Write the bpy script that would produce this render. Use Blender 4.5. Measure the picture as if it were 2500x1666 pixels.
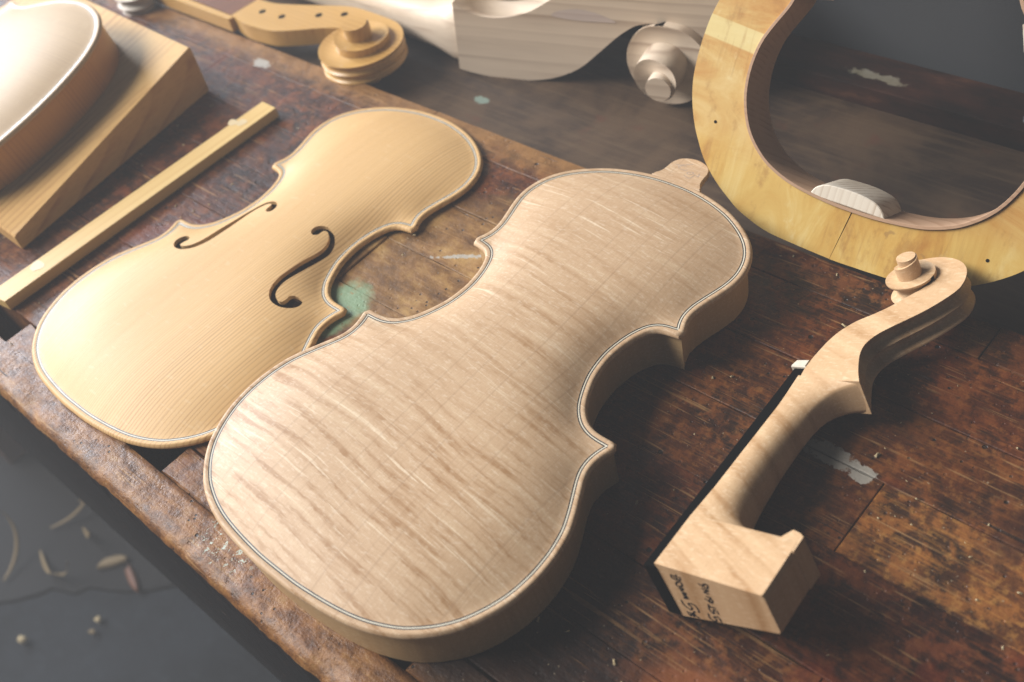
import bpy, bmesh, math, random
import numpy as np
from mathutils import Vector, Matrix, noise
from mathutils.geometry import delaunay_2d_cdt

random.seed(7); rng = np.random.default_rng(7)
sc = bpy.context.scene
for o in list(bpy.data.objects): bpy.data.objects.remove(o)
COL = sc.collection

# ------------------------------------------------------------------ camera
CR = np.array([[0.7363, 0.3857, -0.5559], [0.6517, -0.6253, 0.4293], [-0.182, -0.6784, -0.7118]])
CAM_H = 0.5
cam_d = bpy.data.cameras.new('camera'); cam = bpy.data.objects.new('camera', cam_d); COL.objects.link(cam)
m3 = Matrix([[CR[i][0], -CR[i][1], -CR[i][2]] for i in range(3)])
cam.matrix_world = Matrix.Translation((0, 0, CAM_H)) @ m3.normalized().to_4x4()
cam_d.sensor_width = 36; cam_d.lens = 36 * 2642.4 / 2500; cam_d.clip_start = 0.01; cam_d.clip_end = 50
cam_d.dof.use_dof = True; cam_d.dof.focus_distance = 0.655; cam_d.dof.aperture_fstop = 6.8
sc.camera = cam
# ------------------------------------------------------------------ world, lights, exposure
W = bpy.data.worlds.new('World'); sc.world = W; W.use_nodes = True
bg = W.node_tree.nodes['Background']; bg.inputs[0].default_value = (0.62, 0.74, 1.0, 1); bg.inputs[1].default_value = 0.012
def area(name, loc, target, size, size_y, power, col):
    l = bpy.data.lights.new(name, 'AREA'); l.shape = 'RECTANGLE'; l.size = size; l.size_y = size_y; l.energy = power; l.color = col
    o = bpy.data.objects.new(name, l); COL.objects.link(o); o.location = loc
    o.rotation_euler = (Vector(target) - Vector(loc)).to_track_quat('-Z', 'Y').to_euler(); return o
area('window_light', (-3.28, -1.70, 2.92), (-0.45, 0.25, 0.0), 2.5, 1.9, 63, (1.0, 0.965, 0.93)).data.spread = math.radians(70)
area('side_window_light', (-3.6, 0.30, 1.28), (-0.5, 0.25, 0.0), 1.2, 1.0, 20, (0.80, 0.88, 1.0)).data.spread = math.radians(60)
sc.view_settings.view_transform = 'Standard'; sc.view_settings.look = 'None'
sc.view_settings.exposure = 0.0; sc.view_settings.gamma = 1.0
sc.render.engine = 'CYCLES'; sc.cycles.use_denoising = True; sc.cycles.max_bounces = 4; sc.cycles.diffuse_bounces = 1; sc.cycles.volume_bounces = 0
sc.cycles.sample_clamp_indirect = 4.0

# ------------------------------------------------------------------ helpers
def px(x, y, z=0.0):
    """point of the plane height z that shows at photo pixel x, y"""
    d = CR @ np.array([(x - 1250) / 2642.4, (y - 833) / 2642.4, 1.0])
    t = (z - CAM_H) / d[2]
    return Vector((d[0] * t, d[1] * t, z))
def obj(name, verts, faces, mat, parent=None, smooth=None, mw=None):
    me = bpy.data.meshes.new(name); me.from_pydata([tuple(map(float, v)) for v in verts], [], [tuple(map(int, f)) for f in faces]); me.update()
    if mat: me.materials.append(mat)
    o = bpy.data.objects.new(name, me); COL.objects.link(o)
    if smooth is not None:
        bm = bmesh.new(); bm.from_mesh(me); bmesh.ops.remove_doubles(bm, verts=bm.verts, dist=2e-6)
        bmesh.ops.recalc_face_normals(bm, faces=bm.faces); bm.to_mesh(me); bm.free()
        me.shade_smooth(); me.set_sharp_from_angle(angle=math.radians(smooth))
    if parent: o.parent = parent
    if mw is not None: o.matrix_world = mw
    return o
def thing(name, label, cat, loc=(0, 0, 0), rot=(0, 0, 0), mw=None, group=None):
    o = bpy.data.objects.new(name, None); COL.objects.link(o); o.empty_display_size = 0.02
    o.location = loc; o.rotation_euler = rot
    if mw is not None: o.matrix_world = mw
    tag(o, label, cat, group); return o
def tag(o, label, cat=None, group=None, kind=None):
    if label: o['label'] = label
    if cat: o['category'] = cat
    if group: o['group'] = group
    if kind: o['kind'] = kind
    return o
def catmull(P, n=6, closed=False):
    P = [np.array(p, float) for p in P]; out = []; N = len(P)
    for i in range(N if closed else N - 1):
        p1, p2 = P[i], P[(i + 1) % N]
        p0 = P[i - 1] if (closed or i > 0) else 2 * p1 - p2
        p3 = P[(i + 2) % N] if (closed or i + 2 < N) else 2 * p2 - p1
        for k in range(n):
            t = k / n
            out.append(.5 * (2 * p1 + (p2 - p0) * t + (2 * p0 - 5 * p1 + 4 * p2 - p3) * t * t + (3 * p1 - p0 - 3 * p2 + p3) * t ** 3))
    if not closed: out.append(P[-1])
    return np.array(out)
def resample(P, step):
    P = np.asarray(P, float); d = np.r_[0, np.cumsum(np.linalg.norm(np.diff(P, axis=0), axis=1))]
    n = max(2, int(round(d[-1] / step))); s = np.linspace(0, d[-1], n + 1)
    return np.stack([np.interp(s, d, P[:, k]) for k in range(P.shape[1])], 1)
def prism(poly, z0, z1, bevel=0.0):
    """closed polygon (ccw) extruded between z0 and z1, top rim bevelled"""
    n = len(poly); P = np.asarray(poly, float); v = [(a, b, z0) for a, b in P]
    rings = [P]
    if bevel:
        v += [(a, b, z1 - bevel) for a, b in P]
        nx = np.roll(P, -1, 0) - np.roll(P, 1, 0); nx /= np.linalg.norm(nx, axis=1)[:, None] + 1e-9
        Q = P + np.stack([-nx[:, 1], nx[:, 0]], 1) * bevel
        v += [(a, b, z1) for a, b in Q]; L = 3
    else:
        v += [(a, b, z1) for a, b in P]; L = 2
    f = []
    for l in range(L - 1):
        for i in range(n): j = (i + 1) % n; f.append((l * n + i, l * n + j, (l + 1) * n + j, (l + 1) * n + i))
    f.append(tuple(range(n - 1, -1, -1))); f.append(tuple((L - 1) * n + i for i in range(n)))
    return v, f
def boxvf(x0, x1, y0, y1, z0, z1, b=0.0):
    return prism([(x0, y0), (x1, y0), (x1, y1), (x0, y1)], z0, z1, b)
def ribbon(pts, w, z, frame=lambda a, b, z: (a, b, z)):
    """flat pen stroke of width w along 2-D points"""
    P = resample(catmull(pts, 6), w * .6) if len(pts) > 2 else resample(np.array(pts, float), w * .6)
    T = np.gradient(P, axis=0); T /= np.linalg.norm(T, axis=1)[:, None] + 1e-12; N = np.stack([-T[:, 1], T[:, 0]], 1)
    v = []; f = []
    for i, (p, n) in enumerate(zip(P, N)):
        ww = w * (.5 + .12 * math.sin(i * 1.7)) * (0.6 if i in (0, len(P) - 1) else 1)
        v += [frame(*(p - n * ww), z), frame(*(p + n * ww), z)]
        if i: f.append((2 * i - 2, 2 * i, 2 * i + 1, 2 * i - 1))
    return v, f
def merge(parts):
    V = []; F = []
    for v, f in parts:
        b = len(V); V += list(v); F += [tuple(i + b for i in q) for q in f]
    return V, F

# ------------------------------------------------------------------ materials
class G:
    """small node-graph builder"""
    def __init__(s, name):
        s.m = bpy.data.materials.new(name); s.m.use_nodes = True; s.t = s.m.node_tree; s.t.nodes.clear()
        s.out = s.n('OutputMaterial'); s.b = s.n('BsdfPrincipled'); s.l(s.b.outputs[0], s.out.inputs[0])
        tc = s.n('TexCoord'); s.co = tc.outputs['Object']
    def n(s, kind, **kw):
        nd = s.t.nodes.new('ShaderNode' + kind)
        for k, v in kw.items(): setattr(nd, k, v)
        return nd
    def l(s, a, b): s.t.links.new(a, b)
    def put(s, sock, v):
        if hasattr(v, 'links') or isinstance(v, bpy.types.NodeSocket): s.l(v, sock)
        elif v is not None:
            if isinstance(v, (tuple, list)) and len(v) == 3 and sock.type == 'RGBA': v = (*v, 1)
            sock.default_value = v
    def map(s, scale=(1, 1, 1), rot=(0, 0, 0), loc=(0, 0, 0), co=None):
        nd = s.n('Mapping'); s.l(co or s.co, nd.inputs[0]); nd.inputs[1].default_value = loc; nd.inputs[2].default_value = rot; nd.inputs[3].default_value = scale
        return nd.outputs[0]
    def noise(s, scale, detail=4, rough=.55, co=None, dist=0, col=False):
        nd = s.n('TexNoise'); s.put(nd.inputs['Vector'], co or s.co); nd.inputs['Scale'].default_value = scale
        nd.inputs['Detail'].default_value = detail; nd.inputs['Roughness'].default_value = rough; nd.inputs['Distortion'].default_value = dist
        return nd.outputs['Color' if col else 'Fac']
    def wave(s, scale, dist=2, dscale=1, co=None, axis='X', detail=2, prof='SIN'):
        nd = s.n('TexWave', wave_type='BANDS', bands_direction=axis, wave_profile=prof); s.put(nd.inputs['Vector'], co or s.co)
        nd.inputs['Scale'].default_value = scale; nd.inputs['Distortion'].default_value = dist; nd.inputs['Detail Scale'].default_value = dscale; nd.inputs['Detail'].default_value = detail
        return nd.outputs['Fac']
    def vor(s, scale, co=None, feat='F1', out='Distance'):
        nd = s.n('TexVoronoi', feature=feat); s.put(nd.inputs['Vector'], co or s.co); nd.inputs['Scale'].default_value = scale
        return nd.outputs[out]
    def ramp(s, f, stops, interp='LINEAR'):
        nd = s.n('ValToRGB'); s.put(nd.inputs[0], f); e = nd.color_ramp.elements; nd.color_ramp.interpolation = interp
        while len(e) < len(stops): e.new(.5)
        for q, (p, c) in zip(e, stops):
            q.position = p; q.color = (*c, 1) if isinstance(c, (tuple, list)) else (c, c, c, 1)
        return nd.outputs[0]
    def step(s, f, a, b):
        nd = s.n('MapRange', interpolation_type='SMOOTHSTEP'); s.put(nd.inputs[0], f)
        nd.inputs[1].default_value = a; nd.inputs[2].default_value = b; nd.inputs[3].default_value = 0; nd.inputs[4].default_value = 1
        return nd.outputs[0]
    def mix(s, f, a, b, mode='MIX'):
        nd = s.n('MixRGB', blend_type=mode); s.put(nd.inputs[0], f); s.put(nd.inputs[1], a); s.put(nd.inputs[2], b); return nd.outputs[0]
    def math(s, op, a, b=0.0, clamp=False):
        nd = s.n('Math', operation=op, use_clamp=clamp); s.put(nd.inputs[0], a); s.put(nd.inputs[1], b); return nd.outputs[0]
    def sep(s, co=None):
        nd = s.n('SeparateXYZ'); s.l(co or s.co, nd.inputs[0]); return nd.outputs
    def comb(s, x, y, z):
        nd = s.n('CombineXYZ'); s.put(nd.inputs[0], x); s.put(nd.inputs[1], y); s.put(nd.inputs[2], z); return nd.outputs[0]
    def bump(s, h, strength=.3, dist=.001, nrm=None):
        nd = s.n('Bump'); nd.inputs['Strength'].default_value = strength; nd.inputs['Distance'].default_value = dist
        s.put(nd.inputs['Height'], h)
        if nrm: s.l(nrm, nd.inputs['Normal'])
        return nd.outputs[0]
    def fin(s, col, rough=.5, nrm=None, spec=.5, coat=0, coat_r=.2, sheen=0):
        s.put(s.b.inputs['Base Color'], col); s.put(s.b.inputs['Roughness'], rough)
        if nrm is not None: s.l(nrm, s.b.inputs['Normal'])
        s.b.inputs['Specular IOR Level'].default_value = spec
        s.b.inputs['Coat Weight'].default_value = coat; s.b.inputs['Coat Roughness'].default_value = coat_r
        return s.m
def plain(name, col, rough=.5, spec=.5, var=.0, vs=60):
    g = G(name); c = col
    if var:
        n = g.noise(vs, 5, .6); c = g.mix(n, tuple(x * (1 - var) for x in col), tuple(min(1, x * (1 + var)) for x in col))
    return g.fin(c, rough, None, spec)
def wood(name, light, dark, axis='Y', spacing=.003, warp=.4, fibre=.25, rough=.5, spec=.4, knots=0, blotch=.2, blotch_col=None, seed=0.0, ringw=.8, pores=None):
    """plain-sawn wood: growth lines running along axis"""
    g = G(name)
    rot = {'Y': (0, 0, 0), 'X': (0, 0, math.radians(90)), 'Z': (math.radians(90), 0, 0)}[axis]
    co = g.map(rot=rot, loc=(seed, seed * 1.3, seed * .7))
    st = g.map((1, .06, 1), co=co)
    w = g.noise(9, 3, .5, st)
    x = g.sep(co)
    r = g.math('ADD', x[0], g.math('MULTIPLY', x[2], .35))
    r = g.math('ADD', r, g.math('MULTIPLY', w, warp * .04))
    ph = g.math('FRACT', g.math('MULTIPLY', r, 1 / spacing))
    line = g.ramp(ph, [(0, 0.0), (.55, .25), (.88, 1.0), (1, 0.0)])
    line = g.math('MULTIPLY', line, g.step(g.noise(60, 2, .5, g.map((1, .03, 1), co=co)), .3, .75))
    c = g.mix(g.math('MULTIPLY', line, ringw), light, dark)
    fb = g.noise(700, 3, .6, g.map((1, .03, 1), co=co))
    c = g.mix(g.math('MULTIPLY', g.step(fb, .45, .75), fibre), c, dark)
    bl = g.noise(14, 4, .6, g.map((1, .35, 1), co=co))
    bc = blotch_col or tuple(a * .8 for a in dark)
    c = g.mix(g.math('MULTIPLY', g.step(bl, .45, .8), blotch), c, bc)
    if pores:
        pv = g.noise(500, 2, .5, g.map((1, .05, 1), co=co)); c = g.mix(g.math('MULTIPLY', g.step(pv, .68, .74), .7), c, pores)
    nb = g.bump(fb, .12, .0004)
    return g.fin(c, rough, nb, spec)

def mat_spruce(name, tint=1.0, rough=.52, wash=0.0, contrast=1.45):
    g = G(name); x = g.sep()
    w = g.noise(7, 3, .5, g.map((1, .08, 0.05)))
    xx = g.math('ADD', x[0], g.math('MULTIPLY', g.math('SUBTRACT', w, .5), .006))
    ax = g.math('ABSOLUTE', g.math('ADD', xx, .016))
    # ring count grows slower away from the centre joint: fine in the middle, coarse at the flanks
    cnt = g.math('MULTIPLY', g.math('POWER', g.math('ADD', ax, .002), .62), 210)
    jit = g.math('MULTIPLY', g.noise(130, 3, .6, g.comb(xx, 0.0, 0.0)), 2.0)
    ph = g.math('FRACT', g.math('ADD', cnt, jit))
    line = g.ramp(ph, [(0, .05), (.5, .15), (.86, 1.0), (1.0, .05)])
    amt = g.math('MULTIPLY', line, g.math('MULTIPLY', g.math('ADD', g.step(g.noise(35, 3, .6, g.comb(xx, 0.0, 0.0)), .25, .7), .35), .62 * contrast), True)
    L = (.66 * tint, .405 * tint, .155 * tint); D = (.42 * tint, .215 * tint, .062 * tint)
    c = g.mix(amt, L, D)
    big = g.noise(11, 3, .5, g.map((1, .3, .3)))
    c = g.mix(g.math('MULTIPLY', g.step(big, .4, .75), .35), c, (.60 * tint, .38 * tint, .15 * tint))
    fine = g.noise(1500, 2, .6, g.map((1, .06, 1)))
    c = g.mix(g.math('MULTIPLY', fine, .16), c, (.9, .8, .62))
    # medullary flecks across the grain
    fl = g.noise(260, 2, .5, g.map((.35, 1, 1))); c = g.mix(g.math('MULTIPLY', g.step(fl, .62, .75), .10), c, (.9, .78, .55))
    if wash: c = g.mix(wash, c, (.84, .78, .68))
    nb = g.bump(line, .10, .0003)
    return g.fin(c, rough, nb, .35)
def mat_maple(name, tint=(1, 1, 1), flame=1.0, rough=.52, scale=1.0, ang=.10, lines=1.0, axis='Y', streak=1.0):
    g = G(name)
    base = g.map(rot=(0, 0, 0) if axis == 'Y' else (0, 0, math.radians(90)))
    T = lambda c: tuple(a * b for a, b in zip(c, tint))
    x = g.sep(base)
    # growth lines: irregular, nearly straight along the length
    lw = g.math('ADD', x[0], g.math('MULTIPLY', g.noise(4, 2, .5, g.map((1, .35, 1), co=base)), .016))
    vo = g.n('TexVoronoi', voronoi_dimensions='1D', feature='DISTANCE_TO_EDGE'); g.put(vo.inputs['W'], lw); vo.inputs['Scale'].default_value = 62
    ln = g.math('MULTIPLY', g.step(vo.outputs['Distance'], .07, .0), g.step(g.noise(18, 2, .5, g.map((2, .5, 1), co=base)), .30, .60))
    ln2 = g.step(g.math('ABSOLUTE', g.math('SUBTRACT', g.noise(150, 2, .6, g.comb(lw, 9.0, 0.0)), .52)), .012, .003)
    col = g.noise(140, 2, .6, g.comb(lw, 1.0, 0.0))          # column tone between growth lines
    # curl: long narrow bands across the grain, shifted a little from column to column
    wv = g.noise(5, 2, .5, base)
    yy = g.math('ADD', x[1], g.math('MULTIPLY', x[0], ang)); yy = g.math('ADD', yy, g.math('MULTIPLY', wv, .024))
    ys = g.math('ADD', yy, g.math('MULTIPLY', col, .0025))
    b1 = g.noise(185 / scale, 3, .6, g.comb(g.math('MULTIPLY', x[0], .07), ys, 0.0))
    b2 = g.noise(380 / scale, 2, .5, g.comb(g.math('MULTIPLY', x[0], .05), yy, 3.0))
    zone = g.math('ADD', g.step(x[1], .17, .03), g.step(g.noise(7, 2, .5, base), .45, .70), True)
    dk = g.math('MULTIPLY', g.step(b1, .47, .66), g.math('ADD', g.math('MULTIPLY', g.step(col, .35, .7), .45), .55), True)
    c = g.mix(g.math('MULTIPLY', dk, g.math('MULTIPLY', g.math('ADD', g.math('MULTIPLY', zone, .75), .40), .95 * flame), True), T((.545, .368, .218)), T((.33, .172, .066)))
    c = g.mix(g.math('MULTIPLY', g.step(b1, .46, .30), .38 * flame), c, T((.70, .54, .345)))
    st = g.math('MULTIPLY', g.step(b2, .60, .70), g.step(g.noise(16, 2, .5, g.map((.5, 1, 1), co=base)), .40, .58))
    c = g.mix(g.math('MULTIPLY', st, .52 * flame * streak), c, T((.84, .70, .50)))
    c = g.mix(g.math('MULTIPLY', ln, .24 * lines), c, T((.26, .15, .08)))
    c = g.mix(g.math('MULTIPLY', ln2, .16 * lines), c, T((.30, .17, .09)))
    c = g.mix(g.math('MULTIPLY', g.step(col, .5, .75), .03 * lines), c, T((.45, .28, .15)))
    fk = g.noise(900, 3, .75, g.map((1, .4, 1), co=base)); c = g.mix(g.math('MULTIPLY', g.step(fk, .42, .75), .26), c, T((.36, .21, .10)))
    fk2 = g.noise(650, 2, .6, g.map((.3, 1, 1), co=base)); c = g.mix(g.math('MULTIPLY', g.step(fk2, .5, .75), .22), c, T((.9, .78, .6)))
    h = g.math('ADD', g.math('MULTIPLY', b1, .4), fk)
    nb = g.bump(h, .14, .0005)
    return g.fin(c, rough, nb, .35)
M = {}
M['spruce'] = mat_spruce('spruce')
M['spruce_pale'] = mat_spruce('spruce_pale', .70, .55, .22, 1.3)
M['maple_back'] = mat_maple('flamed_maple')
M['maple_rib'] = mat_maple('maple_rib', (.92, .90, .74), .25, .45, .7, 0, .3)
M['maple_neck'] = mat_maple('maple_neck', (1.10, 1.06, .98), 1.0, .48, 2.6, .55, .25, 'Y', .12)
M['maple_pale'] = wood('maple_pale', (.72, .59, .45), (.36, .25, .17), 'Y', .012, 2.6, .15, .55, .35, blotch=.3, blotch_col=(.50, .40, .31), ringw=1.0)
M['maple_white'] = wood('maple_white', (.68, .60, .50), (.5, .42, .32), 'Y', .008, 1.0, .12, .5)
M['amber_rib'] = wood('amber_rib', (.58, .27, .05), (.42, .16, .025), 'Z', .004, .5, .15, .32, .5, blotch=.3)
M['amber'] = wood('amber_varnish', (.56, .33, .10), (.42, .21, .05), 'Y', .005, .8, .15, .33, .5, blotch=.25)
M['red_wood'] = wood('red_brown_wood', (.17, .065, .03), (.08, .03, .015), 'X', .004, .6, .3, .45)
M['pine'] = wood('pine', (.68, .47, .18), (.52, .29, .07), 'Y', .009, 1.1, .15, .5, .35, blotch=.2, blotch_col=(.55, .30, .09))
M['fir'] = wood('fir', (.60, .37, .13), (.34, .145, .035), 'Y', .0085, 1.0, .4, .6, .3, blotch=.4, blotch_col=(.68, .48, .24), ringw=1.0)
M['block_spruce'] = wood('block_spruce', (.74, .66, .54), (.36, .24, .14), 'Y', .0044, .15, .1, .6, ringw=1.0, blotch=.0)
M['ebony'] = plain('ebony', (.002, .002, .002), .8, .02)
M['bone'] = plain('bone', (.62, .55, .44), .5, .4, .2, 300)
M['ink'] = plain('ink', (.008, .008, .009), .6, .2)
M['pencil'] = plain('pencil', (.30, .26, .25), .7, .2)
M['purf_black'] = plain('purfling_black', (.035, .032, .03), .45)
M['purf_white'] = plain('purfling_white', (.66, .60, .47), .45)
M['purf_blue'] = plain('purfling_blue', (.22, .24, .27), .45)
M['hole'] = plain('hole_dark', (.01, .007, .005), .9, .1)
M['shaving'] = plain('shaving', (.20, .145, .075), .6, .3, .3, 200)
M['chip'] = plain('chip', (.46, .37, .22), .7, .2, .3, 400)
def mat_mould():
    g = G('mould_wood'); x = g.sep()
    co = g.map((1, 1, 1))
    st = g.noise(24, 6, .68, g.map((.4, 1, 1), rot=(0, 0, .25)), 1.0)
    c = g.ramp(st, [(.30, (.36, .15, .03)), (.44, (.54, .28, .07)), (.56, (.62, .40, .13)), (.72, (.72, .54, .24))])
    # bottom arc is yellower stock than the left arm
    low = g.step(g.math('ADD', x[1], g.math('MULTIPLY', g.noise(30, 3), .02)), .040, .012)
    yel = g.ramp(g.noise(26, 6, .68, g.map((1, .35, 1), rot=(0, 0, -.5)), .8), [(.3, (.42, .19, .035)), (.46, (.58, .34, .075)), (.58, (.65, .43, .12)), (.72, (.74, .58, .25))])
    c = g.mix(low, c, yel)
    # inset strip of pale stock across the arm
    sy = g.math('ADD', x[1], g.math('MULTIPLY', x[0], .10))
    m = g.math('MULTIPLY', g.step(sy, .0655, .0670), g.step(sy, .0805, .0795)); m = g.math('MULTIPLY', m, g.step(x[0], -.08, -.085))
    pale = g.mix(g.noise(80, 3, .6, g.map((.1, 1, 1))), (.62, .45, .15), (.80, .68, .34)); c = g.mix(m, c, pale)
    sm = g.noise(420, 2, .5, g.map((1, .06, 1), rot=(0, 0, .2))); z = g.step(g.noise(25, 2), .5, .62)
    c = g.mix(g.math('MULTIPLY', g.math('MULTIPLY', g.step(sm, .5, .7), z), .4), c, (.40, .20, .05))
    dk = g.noise(60, 4, .7, g.map((.12, 1, 1), rot=(0, 0, .5))); c = g.mix(g.math('MULTIPLY', g.step(dk, .66, .78), .45), c, (.22, .12, .04))
    blt = g.noise(38, 5, .7, g.map((1, .6, 1))); c = g.mix(g.math('MULTIPLY', g.step(blt, .54, .68), .55), c, (.36, .17, .04)); c = g.mix(g.math('MULTIPLY', g.step(blt, .42, .32), .45), c, (.76, .64, .34))
    sp = g.step(g.noise(55, 3, .6), .66, .72); c = g.mix(g.math('MULTIPLY', sp, .5), c, (.25, .13, .05))
    return g.fin(c, .5, g.bump(g.noise(300, 3, .6, g.map((.2, 1, 1))), .15, .0006), .4)
M['mould'] = mat_mould()
def ell(g, cx, cy, rx, ry, amp=.7, sc_=60, edge=.25, rot=0.0, det=5):
    co = g.map((1 / rx, 1 / ry, 0.0), rot=(0, 0, 0), loc=(0, 0, 0), co=g.sub((cx, cy, 0), rot))
    d = g.n('VectorMath', operation='LENGTH'); g.l(co, d.inputs[0])
    v = g.math('ADD', d.outputs['Value'], g.math('MULTIPLY', g.math('SUBTRACT', g.noise(sc_, det, .65), .5), amp * 2))
    return g.step(v, 1.0, 1.0 - edge)
def _sub(g, c, rot):
    v = g.n('VectorMath', operation='SUBTRACT'); g.l(g.co, v.inputs[0]); v.inputs[1].default_value = c
    return g.map(rot=(0, 0, rot), co=v.outputs[0])
G.sub = lambda s, c, r: _sub(s, c, r)
def mat_bench():
    g = G('bench_wood'); x = g.sep()
    oi = g.n('ObjectInfo'); tint = oi.outputs['Color']
    gr = g.noise(230, 5, .7, g.map((.11, 1, 1))); gr2 = g.noise(800, 3, .6, g.map((.07, 1, 1))); blo = g.noise(150, 4, .7); lar = g.noise(9, 4, .6, dist=.8)
    big = g.noise(17, 5, .62, dist=.3); med = g.noise(60, 5, .65)
    c = g.mix(g.step(big, .36, .62), (.010, .005, .004), (.060, .019, .007))
    c = g.mix(g.math('MULTIPLY', g.step(med, .47, .60), .75), c, (.135, .050, .014))
    c = g.mix(g.math('MULTIPLY', g.step(gr, .50, .70), .45), c, (.20, .078, .020))
    c = g.mix(g.math('MULTIPLY', g.step(gr2, .5, .72), .26), c, (.27, .13, .038))
    c = g.mix(g.math('MULTIPLY', g.step(blo, .52, .66), .45), c, (.21, .105, .036))
    c = g.mix(g.math('MULTIPLY', g.step(blo, .46, .34), .60), c, (.012, .006, .005))
    c = g.mix(g.math('MULTIPLY', g.step(lar, .56, .64), .55), c, (.020, .008, .006))
    c = g.mix(g.math('MULTIPLY', g.step(lar, .42, .36), .35), c, (.15, .034, .012))
    # per-board colour
    c = g.mix(1.0, c, tint, 'MULTIPLY'); c = g.mix(1.0, c, (1.20, 1.06, .84), 'MULTIPLY')
    # worn pale strip along the front edge
    wear = g.math('ADD', x[1], g.math('MULTIPLY', g.math('SUBTRACT', med, .5), .05))
    wf = g.step(wear, .150, .085)
    wc = g.ramp(g.noise(85, 6, .75, g.map((.55, 1, 1))), [(.30, (.02, .009, .004)), (.45, (.15, .060, .014)), (.58, (.32, .145, .038)), (.75, (.42, .25, .09))])
    c = g.mix(g.math('MULTIPLY', wf, .68), c, wc)
    # middle of the bench between the instruments: scraped lighter
    mid = ell(g, -.485, .325, .105, .095, .30, 22, .4); c = g.mix(g.math('MULTIPLY', mid, .85), c, g.ramp(g.noise(45, 6, .7, g.map((.5, 1, 1))), [(.3, (.03, .013, .006)), (.5, (.24, .125, .040)), (.66, (.46, .28, .10))]))
    fe = g.step(g.math('ADD', x[1], g.math('MULTIPLY', g.math('SUBTRACT', med, .5), .04)), .43, .462); fe = g.math('MULTIPLY', fe, g.step(x[0], -.28, -.40))
    c = g.mix(g.math('MULTIPLY', fe, .8), c, g.mix(med, (.10, .04, .012), (.40, .21, .065)))
    red = ell(g, -.150, .165, .040, .026, .6, 30, .3); c = g.mix(g.math('MULTIPLY', red, .8), c, (.24, .075, .022))
    heel_shade = ell(g, -.245, .150, .085, .095, .45, 20, .6); c = g.mix(g.math('MULTIPLY', heel_shade, .85), c, (.010, .005, .004))  # shade beside the heel block, painted as a dark ellipse
    # knocks, pits and knife scratches
    pit = g.step(g.vor(150), .16, .10); c = g.mix(g.math('MULTIPLY', pit, g.step(g.noise(18, 2), .5, .6)), c, (.012, .007, .005))
    pit2 = g.step(g.vor(48), .085, .05); c = g.mix(pit2, c, (.010, .006, .005))
    scr = None
    for a, s_ in ((.6, 90), (-.5, 70), (1.25, 80), (2.2, 60)):
        n = g.noise(s_ * 5, 2, .5, g.map((.035, 1, 1), rot=(0, 0, a))); k = g.step(n, .665, .70); scr = k if scr is None else g.math('MAXIMUM', scr, k)
    scr = g.math('MULTIPLY', scr, g.step(g.noise(24, 3), .42, .6)); c = g.mix(g.math('MULTIPLY', scr, .6), c, (.36, .20, .08))
    cut = g.step(g.noise(330, 2, .5, g.map((.03, 1, 1), rot=(0, 0, 1.45))), .73, .75); c = g.mix(g.math('MULTIPLY', cut, .8), c, (.012, .007, .005))
    # paint and glue
    gm = g.math('MULTIPLY', ell(g, -.520, .256, .026, .036, .45, 55, .35), g.step(g.noise(160, 4, .7), .30, .42)); c = g.mix(g.math('MULTIPLY', gm, .92), c, g.mix(med, (.13, .22, .12), (.25, .36, .22)))
    wp = None
    for q in ((-.178, .333, .018, .007, .9, 170), (-.158, .331, .008, .006, .9, 170), (-.835, .443, .012, .006, 1.0, 150), (-.478, .345, .020, .0022, 1.5, 260, -.55)):
        e = ell(g, q[0], q[1], q[2], q[3], q[4], q[5], .2, q[6] if len(q) > 6 else 0); wp = e if wp is None else g.math('MAXIMUM', wp, e)
    c = g.mix(g.math('MULTIPLY', wp, .85), c, (.40, .38, .33))
    tp = g.math('MULTIPLY', ell(g, -.43, .093, .03, .02, .7, 70, .3), g.step(g.noise(260, 4, .7), .56, .62)); c = g.mix(g.math('MULTIPLY', tp, .8), c, (.42, .50, .43))
    dust = g.step(g.noise(420, 2, .5), .735, .76); c = g.mix(g.math('MULTIPLY', dust, .55), c, (.45, .37, .24))
    ro = g.ramp(g.math('ADD', g.math('MULTIPLY', med, .6), g.math('MULTIPLY', gr, .4)), [(.3, .34), (.7, .62)])
    h = g.math('ADD', g.math('MULTIPLY', med, 1.4), g.math('MULTIPLY', gr, .5))
    h = g.math('SUBTRACT', h, g.math('MULTIPLY', pit2, 1.2)); h = g.math('SUBTRACT', h, g.math('MULTIPLY', pit, .5)); h = g.math('SUBTRACT', h, g.math('MULTIPLY', cut, .8))
    h = g.math('ADD', h, g.math('MULTIPLY', g.noise(200, 4, .7), g.math('MULTIPLY', wf, .8)))
    return g.fin(c, ro, g.bump(h, .55, .0016), .35)
M['bench'] = mat_bench()
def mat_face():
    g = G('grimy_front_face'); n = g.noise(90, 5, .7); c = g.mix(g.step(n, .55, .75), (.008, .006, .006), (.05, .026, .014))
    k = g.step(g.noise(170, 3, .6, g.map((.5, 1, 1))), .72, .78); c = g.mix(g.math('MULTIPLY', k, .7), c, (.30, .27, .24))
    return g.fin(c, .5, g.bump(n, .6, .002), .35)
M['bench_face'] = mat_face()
def mat_tray():
    g = G('tray_wood'); big = g.noise(14, 5, .6, dist=.4); gr = g.noise(200, 4, .6, g.map((.06, 1, 1)))
    c = g.mix(g.step(big, .35, .65), (.030, .016, .009), (.085, .050, .026))
    c = g.mix(g.math('MULTIPLY', g.step(gr, .45, .7), .4), c, (.12, .078, .042)); c = g.mix(g.math('MULTIPLY', g.step(g.noise(28, 4), .62, .72), .5), c, (.10, .035, .018))
    gp = ell(g, -.62, .515, .010, .005, .9, 150, .4); c = g.mix(g.math('MULTIPLY', gp, .5), c, (.28, .42, .36))
    return g.fin(c, .55, g.bump(gr, .3, .001), .4)
M['tray'] = mat_tray()
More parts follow.
